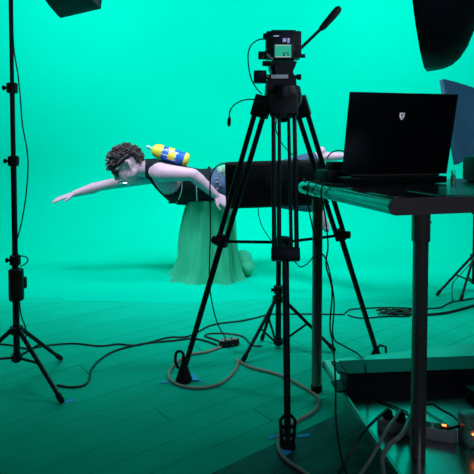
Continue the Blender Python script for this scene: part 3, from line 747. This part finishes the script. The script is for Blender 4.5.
# vest: shell around the torso with deep armholes
bm = BM(); rows = [r for r in TR if r[0] < 215]
RV = torso(bm, rows, grow=.008, K=150, sub=16, cap=False)
kill = []
for f in bm.faces:
    c = f.calc_center_median(); px = 237+F*c.x/c.y
    v0 = pp(px, 170); y_px = 145+F*(CH-c.z)/c.y
    lat = abs(c.y-PD)
    ang = math.atan2(c.z-pp(px, 180).z, lat)
    # armhole ellipse in side view
    inside = ((px-166.5)/15.5)**2+((y_px-178)/17.5)**2 < 1 and lat > .055
    neckhole = px < 145.5
    if inside or neckhole: kill.append(f)
bmesh.ops.delete(bm, geom=kill, context='FACES')
ve = obj('vest', bm, M['tank'], per, label='black sleeveless vest with deep armholes'); m_ = ve.modifiers.new('s', 'SOLIDIFY'); m_.thickness = .005; m_.offset = 1
# neckline/harness straps
bm = BM(); 
for yy in (-.145,):
    tube(bm, catmull([pp(152, 161, PD-.06), pp(147.5, 168, PD-.105), pp(150, 178, PD-.10), pp(158, 189, PD-.09), pp(170, 199, PD-.07), pp(180, 204, PD-.05)], 5), [.010]*26, 8)
obj('vest_binding', bm, M['tank'], per)
bm = BM(); tube(bm, catmull([pp(197, 170, PD-.13), pp(196.5, 180, PD-.158), pp(196.5, 190, PD-.158), pp(197, 201, PD-.13)]), .0035, 6); obj('white_cord', bm, M['white'], per, label='thin white cord around the waist')
bm = BM(); tube(bm, catmull([pp(181, 177, PD-.175), pp(182, 186, PD-.182), pp(180, 196, PD-.16), pp(176, 203, PD-.1)]), .003, 6); obj('side_cord', bm, M['white'], per)
bm = BM(); box(bm, pp(171, 202.5, PD-.06), (.035, .03, .012), bevel=.003); obj('chest_clip', bm, M['rubber'], per)
# trousers
bm = BM(); rows = [(206, 185.6, 15.3, .148)]+[r for r in TR if r[0] > 208]; torso(bm, rows, grow=.013, K=40, sub=4)
for h_, k_, a_ in ((hN, kN, aN), (hF, kF, aF)):
    chain(bm, [h_, h_.lerp(k_, .5), k_], [.092, .082, .066])
    chain(bm, [k_, k_.lerp(a_, .3), k_.lerp(a_, .75), k_.lerp(a_, .93)], [.066, .066, .054, .048])
tro = baked('trousers', bm, M['denim'], per, .009, 3)
bm = BM(); ringp = [pp(209, 185.3)+Vector((0, math.cos(a)*.166, math.sin(a)*15.3*SCL+math.sin(a)*.018)) for a in [k*2*math.pi/30 for k in range(31)]]
tube(bm, ringp, .011, 8, cap=False); obj('belt', bm, M['tank'], tro)
bm = BM()
for k in range(9):
    an = -.7+k*.2; box(bm, pp(219+2*math.sin(k*2), 185)+Vector((0, -math.cos(an)*.183, math.sin(an)*.12)), (.02, .012, .012), yaw_axes(k*.5), bevel=.002)
obj('belt_clips', bm, M['silver'], tro, label='silver clips hanging at the hip')
bm = BM()
for (x, y, dd, r) in ((221, 171, -.05, (.03, .08, .035)), (226, 170, -.06, (.035, .10, .045)), (228, 176, -.11, (.03, .06, .05))): ell(bm, pp(x, y, PD+dd), r)
for v in bm.verts: v.co += Vector((1, .5, 1))*.008*noise.noise(v.co*30)
o = baked('hip_pouch', bm, M['limefab'], per, .008, 2); o['label'] = 'crumpled pale green cloth at the hip'
# ------------------------------------------------------------------ yellow and blue air tank on the back
ta, tb = pp(158, 151, PD-.02), pp(186, 160, PD-.02); td = (tb-ta).normalized(); ts, tu = frame(td)
if tu.z < 0: tu = -tu; ts = -ts
at_ = thing('air_tank', 'small yellow and blue toy air tank lying on the back of the person', 'air tank', (ta+tb)/2)
TRr = .053
def ring_tube(a, b, r, m, name, parent=at_, lab=None, K=28):
    bm = BM(); tube(bm, [ta+td*a, ta+td*(a+.002), ta+td*(b-.002), ta+td*b], [r*.985, r, r, r*.985], K); return obj(name, bm, m, parent, label=lab)
Ln = (tb-ta).length
ring_tube(.035, Ln-.012, TRr, M['blue'], 'tank_body', lab='blue tank body')
bm = BM(); tube(bm, [ta+td*x for x in (-.045, -.04, -.025, 0, .02, .036)], [.018, .030, .043, .051, .0535, .0535], 28); obj('yellow_dome', bm, M['yellow'], at_, label='yellow domed end')
bm = BM(); tube(bm, [ta+td*x for x in (Ln-.014, Ln, Ln+.015, Ln+.022)], [.0535, .0535, .046, .025], 28); obj('end_cap', bm, M['yellow'], at_, label='yellow end cap')
bm = BM(); tube(bm, [ta+td*-.045, ta+td*-.06+tu*.004, ta+td*-.075+tu*.006], [.012, .011, .014], 12); ell(bm, ta+td*-.08+tu*.006, (.012, .014, .012)); obj('valve', bm, M['cyan'], at_, label='light cyan valve tip')
bm = BM(); ell(bm, ta+td*-.018-ts*.012+tu*.04, (.010, .008, .010)); obj('dark_gauge', bm, M['socket'], at_)
def patch(a, b, t0, t1, m, name, lab=None, r=TRr+.0012):
    bm = BM(); n = 8; g = []
    for i in range(n+1):
        th = math.radians(t0+(t1-t0)*i/n); rad = Vector((0, -1, 0))*math.cos(th)+tu*math.sin(th); rad = (rad-td*rad.dot(td)).normalized()
        g.append([bm.verts.new(ta+td*a+rad*r), bm.verts.new(ta+td*b+rad*r), bm.verts.new(ta+td*b+rad*(r-.003)), bm.verts.new(ta+td*a+rad*(r-.003))])
    skin_rings(bm, g); return obj(name, bm, m, at_, label=lab)
patch(.085, .135, -35, 28, M['yellow'], 'label_square', 'yellow square label')
patch(.075, .12, 45, 85, M['yellow'], 'label_square')
patch(.055, .155, 34, 40, M['white'], 'white_stripe')
patch(.035, .085, -12, -6, M['white'], 'white_stripe')
patch(.095, .102, 20, 60, M['white'], 'white_stripe')
patch(.137, .143, -30, 30, M['cyan'], 'white_stripe')
# ------------------------------------------------------------------ cables
def cable(label, pts, r, m='cable', name='cable', group=None, n=6, cat='cable', plug=None):
    pts = [Vector(p) for p in pts]
    bm = BM(); tube(bm, catmull(pts, n), r, 7)
    if plug:
        t = thing(name, label, cat, pts[0]); obj('cord', bm, M[m], t)
        for e, nx in ((pts[plug], pts[plug+1 if plug >= 0 else plug-1]),):
            d = (e-nx).normalized(); bm = BM(); tube(bm, [e, e+d*.004, e+d*.028, e+d*.034], [r*1.3, r*2.6, r*2.6, r*1.6], 8); obj('plug', bm, M['rubber'], t)
        return t
    o = obj(name, bm, M[m]); tag(o, label, cat, group); return o
def gl(lst, r): return [G(x, y, r) for x, y in lst]
cable('long thin black cable crossing the green floor from the left edge', gl([(-8, 343), (10, 345), (28, 348.5), (50, 345), (75, 343.5), (100, 346), (118, 344), (138, 345), (168, 337.5), (189, 336), (212, 325), (240, 321), (255, 318), (268, 314.5), (282, 314), (310, 314), (345, 314.5)], .004), .0042)
cable('black cable curling on the floor beside the foot of the left stand', gl([(57, 385), (70, 387), (83, 385.5), (89, 380), (91, 370), (100, 359.5), (116, 350.5), (144, 343.5), (174, 340.5), (192, 338.5), (206, 341), (217, 345)], .0045), .0046)
cable('thick pale cable looped on the floor around the left tripod foot', gl([(221, 347), (206, 352), (190, 354.5), (181, 359), (171, 369), (169, 378), (180, 385.5), (200, 388), (219, 384), (231, 375), (237.5, 365), (236, 358)], .006), .0062, 'pale')
cable('thick pale cable snaking past the near table legs to the bottom edge', gl([(239, 361), (250, 367), (278, 374.5), (298, 384), (314, 394), (319, 402), (313, 412), (297, 421), (283, 429.5), (278, 440), (280, 452), (289, 462), (303, 471), (318, 484)], .006), .0062, 'pale')
cable('black cable arched over the floor power strip', gl([(262, 346), (252, 345), (243, 336.5), (228, 333.5), (210, 333.5), (205, 336), (212, 338.5), (222, 342)], .004), .0042)
cable('two-core black cable running from the tangle to the right edge', gl([(427, 308.5), (440, 307.5), (450, 302.5), (460, 300.5), (474, 298.5), (488, 297)], .004), .0045)
cable('heavy black cable running from behind the table leg to the right edge', gl([(404, 314), (427, 314.5), (444, 313), (458, 310), (474, 305.5), (490, 301)], .007), .0075)
cable('looped black cable joined to the tangle behind the table leg', gl([(345, 313), (350, 309.5), (362, 308.5), (384, 307.5), (410, 308)], .004), .004)
cable('black cable under the looped one leading into the tangle', gl([(348, 315), (356, 317.5), (366, 318), (385, 316.5), (410, 316)], .004), .004)
# tangle
tg = BM(); random.seed(5)
for k in range(9):
    x0 = 378+random.uniform(-3, 10); pts = []
    for j in range(6): pts.append(G(x0+j*6+random.uniform(-2, 2), 311.5+2.6*math.sin(k*1.7+j*1.1)+random.uniform(-.6, .6), .006+.008*(k % 3)))
    tube(tg, catmull(pts, 4), .0048, 6)
tag(obj('cable_tangle', tg, M['cable']), 'dark tangle of coiled cables on the floor left of the near table leg', 'cable', kind=None)
# floor power strip
power_strip(G(219, 347), G(239, 344), 'small black power strip on the floor among the cables', 3, .001, wid=.05, hgt=.03)
fs_ = [o for o in COL.objects if o.name.startswith('power_strip')][-1]
for ch in fs_.children:
    ch.data.materials[0] = M['blackp'] if ch.name.startswith('housing') else M['strip']
# air cables
cable('black cable hanging from the monitor down to the floor power strip', [P(231, 168, 2.44), P(226, 163.5, 2.43), P(217, 166, 2.42), P(211, 176, 2.42), P(210, 195, 2.42), P(210.5, 230, 2.44), P(209.5, 262, 2.48), P(210, 290, 2.54), P(217, 322, 2.6), G(228, 341, .012), G(234, 346, .035)], .0035)
cable('thin black cable looping out at the left of the camera', [hx(266, 39, -.01), hx(258, 40, -.02), hx(250, 47, -.03), hx(248, 60, -.03), hx(251, 78, -.02), hx(257, 89, -.02), hx(262, 94, -.01)], .0028)
cable('thin black lead with a plug dangling left of the tripod head', [hx(229.5, 119, -.05), hx(229.5, 113, -.05), hx(234, 105, -.05), hx(244, 100, -.05), hx(254, 99.5, -.06), hx(262, 102, -.07)], .0028, plug=0) if False else None
t = thing('dangling_lead', 'thin black lead with a plug dangling left of the tripod head', 'cable', hx(229.5, 119, -.05))
bm = BM(); tube(bm, catmull([hx(229.5, 119, -.05), hx(229.7, 112, -.05), hx(234, 105, -.05), hx(243, 100.3, -.05), hx(253, 99.5, -.06), hx(263, 103, -.07)], 6), .0028, 7); obj('cord', bm, M['cable'], t)
bm = BM(); tube(bm, [hx(229.5, 117, -.05), hx(229.3, 119, -.05), hx(229, 124.5, -.05), hx(229, 126.5, -.05)], [.004, .0075, .0075, .004], 10); obj('plug', bm, M['rubber'], t)
cable('thin black cable strung down inside the tripod legs', [hx(277, 118, .0), hx(276, 130, .0), hx(283, 145, .02), hx(294, 156, .03), hx(303, 165, .08), P(315, 176, 2.25)], .0022)
cable('short black cable drooping under the monitor', [P(258, 208, 2.45), P(259, 216, 2.44), P(262, 226, 2.44), P(268, 236, 2.42), P(274, 244, 2.35)], .0022)
cable('thin black cable from the tripod spreader towards the far table leg', [P(291, 256, 2.1), P(296, 263, 2.1), P(301, 267, 2.1), P(308, 263, 2.08), P(313, 257, 2.07)], .0024)
cable('black cable arcing from the electronics box to behind the laptop', [P(327, 158, 2.02), P(331, 153, 2.0), P(338, 150.5, 1.97), P(345, 152, 1.95), P(352, 158, 1.95), P(356, 166, 1.95)], .0026)
cable('short black cable leaning against the left side of the laptop', [P(337, 169, 1.97), P(341, 165, 1.95), P(346, 159, 1.94), P(352, 156, 1.96)], .0024)
cable('black cable hanging straight down past the far table leg', [P(322, 177.5, 2.0), P(319, 181, 1.93), P(320, 190, 1.90), P(325, 215, 1.9), P(328, 245, 1.9), P(326, 265, 1.9), P(332, 290, 1.85), P(330, 325, 1.8), P(333, 345, 1.75), P(335.5, 380, 1.65), P(336, 420, 1.58), P(341, 455, 1.53), G(348, 478, .004)], .0032)
cable('black cable dropping from the tabletop corner onto the lower shelf', [P(304, 179, 2.0), P(305, 183, 1.97), P(308, 205, 1.96), P(317, 245, 1.95), P(327, 262, 1.92), P(334, 300, 1.86), P(333, 336, 1.84), P(344, 346, 1.84), P(358, 354, 1.82), P(364.5, 364, 1.66), P(366, 385, 1.64), S(370, 397, .004), S(382, 402, .004), S(400, 409, .004), S(408, 413, .004)], .003)
cable('black cord curving from the near leg to the clear adapter', [S(424, 405, .01), S(432, 404, .02), S(442, 410, .02), S(453, 416, .03), S(460, 424, .045), S(452, 428, .04), S(440, 428.5, .03)], .0042)
def plugtop(k): 
    q_ = pa+d*(L*(.14+.64*k/4)); return Vector((q_.x, q_.y, SZ+.062))
d = (Vector((pb.x, pb.y, 0))-Vector((pa.x, pa.y, 0))).normalized(); L = (Vector((pb.x, pb.y, 0))-Vector((pa.x, pa.y, 0))).length
cable('black cord leaving the left end of the shelf power strip', [plugtop(0), P(374, 421, 1.42), P(362, 434, 1.36), P(352, 450, 1.33), P(340, 472, 1.31), P(330, 492, 1.3)], .0042)
cable('grey cord leaving the second socket of the shelf power strip', [plugtop(1), P(388, 428, 1.38), P(378, 446, 1.33), P(370, 460, 1.31), P(358, 478, 1.3)], .0048, 'strip')
cable('pale thick cord bending down beside the near table leg', [plugtop(2), P(402, 434, 1.36), P(390, 444, 1.34), P(383, 456, 1.31), P(383, 468, 1.3), P(386, 484, 1.29)], .006, 'pale')
cable('thin black cable hanging beside the left light stand pole', [P(12.5, -30, 2.1), P(12.5, 0, 2.1), P(13.5, 45, 2.1), P(18, 75, 2.1), P(20.5, 100, 2.1), P(22.5, 125, 2.1), P(27, 150, 2.1), P(28, 168, 2.1), P(26, 195, 2.1), P(22, 220, 2.1), P(17, 240, 2.11)], .0028)
cable('small cable loop at the battery on the left stand', [P(18, 256, 2.11), P(25, 256.5, 2.1), P(28, 260, 2.1), P(25, 264, 2.1), P(20, 266.5, 2.1)], .0026)
cable('short cable running from the battery down to the stand legs', [P(19, 297, 2.1), P(21, 315, 2.1), P(25, 326, 2.1), P(26, 336, 2.1), P(22, 341, 2.1)], .0028)
cable('thin cable slanting down over the legs of the right light stand', [P(482, 248, 3.4), P(474, 259, 3.4), P(462, 273, 3.4), P(453.5, 282, 3.4), P(452, 290, 3.4), G(452.5, 300.5, .004)], .0035)
# cable ties on table edge
for x, y, lab in ((308, 180.5, 'black cable tie around the table edge near its far corner'), (325, 184.5, 'black cable tie around the table edge beside the hanging cable')):
    v_ = .12 if x < 310 else .24
    pts = [T(.05, v_, TZ+.004), T(-.004, v_, TZ+.004), T(-.006, v_, TZ-.05), T(.02, v_, TZ-.052)]
    cable(lab, pts, .003, cat='cable tie', name='cable_tie', n=3)
# ------------------------------------------------------------------ blue tape marks on the floor
def tape(a, b, w_, label):
    a = Vector((a.x, a.y, 0.0004)); b = Vector((b.x, b.y, 0.0004)); dd = (b-a).normalized(); s = Vector((-dd.y, dd.x, 0))*w_/2
    bm = BM(); n = 6; pts = [a+(b-a)*k/n+s*(1+random.uniform(-.08, .08)) for k in range(n+1)]+[a+(b-a)*k/n-s*(1+random.uniform(-.08, .08)) for k in range(n, -1, -1)]
    prism(bm, pts, (0, 0, .0012)); tag(obj('tape_strip', bm, M['tape'], smooth=False), label, 'tape', 'blue tape marks on the floor')
tape(G(64, 402.5), G(76, 399.5), .022, 'short blue tape mark at the foot of the left light stand')
tape(G(160, 382.5), G(204, 381), .012, 'long blue tape strip under the left tripod foot')
tape(G(189, 374.5), G(195, 382), .045, 'wide blue tape patch right of the left tripod foot')
tape(G(268, 438.5), G(281, 434.5), .016, 'blue tape mark left of the near tripod foot')
tape(G(297, 436.5), G(310, 435), .016, 'blue tape mark right of the near tripod foot')
tape(G(279, 448), G(289, 454), .03, 'blue tape patch just in front of the near tripod foot')
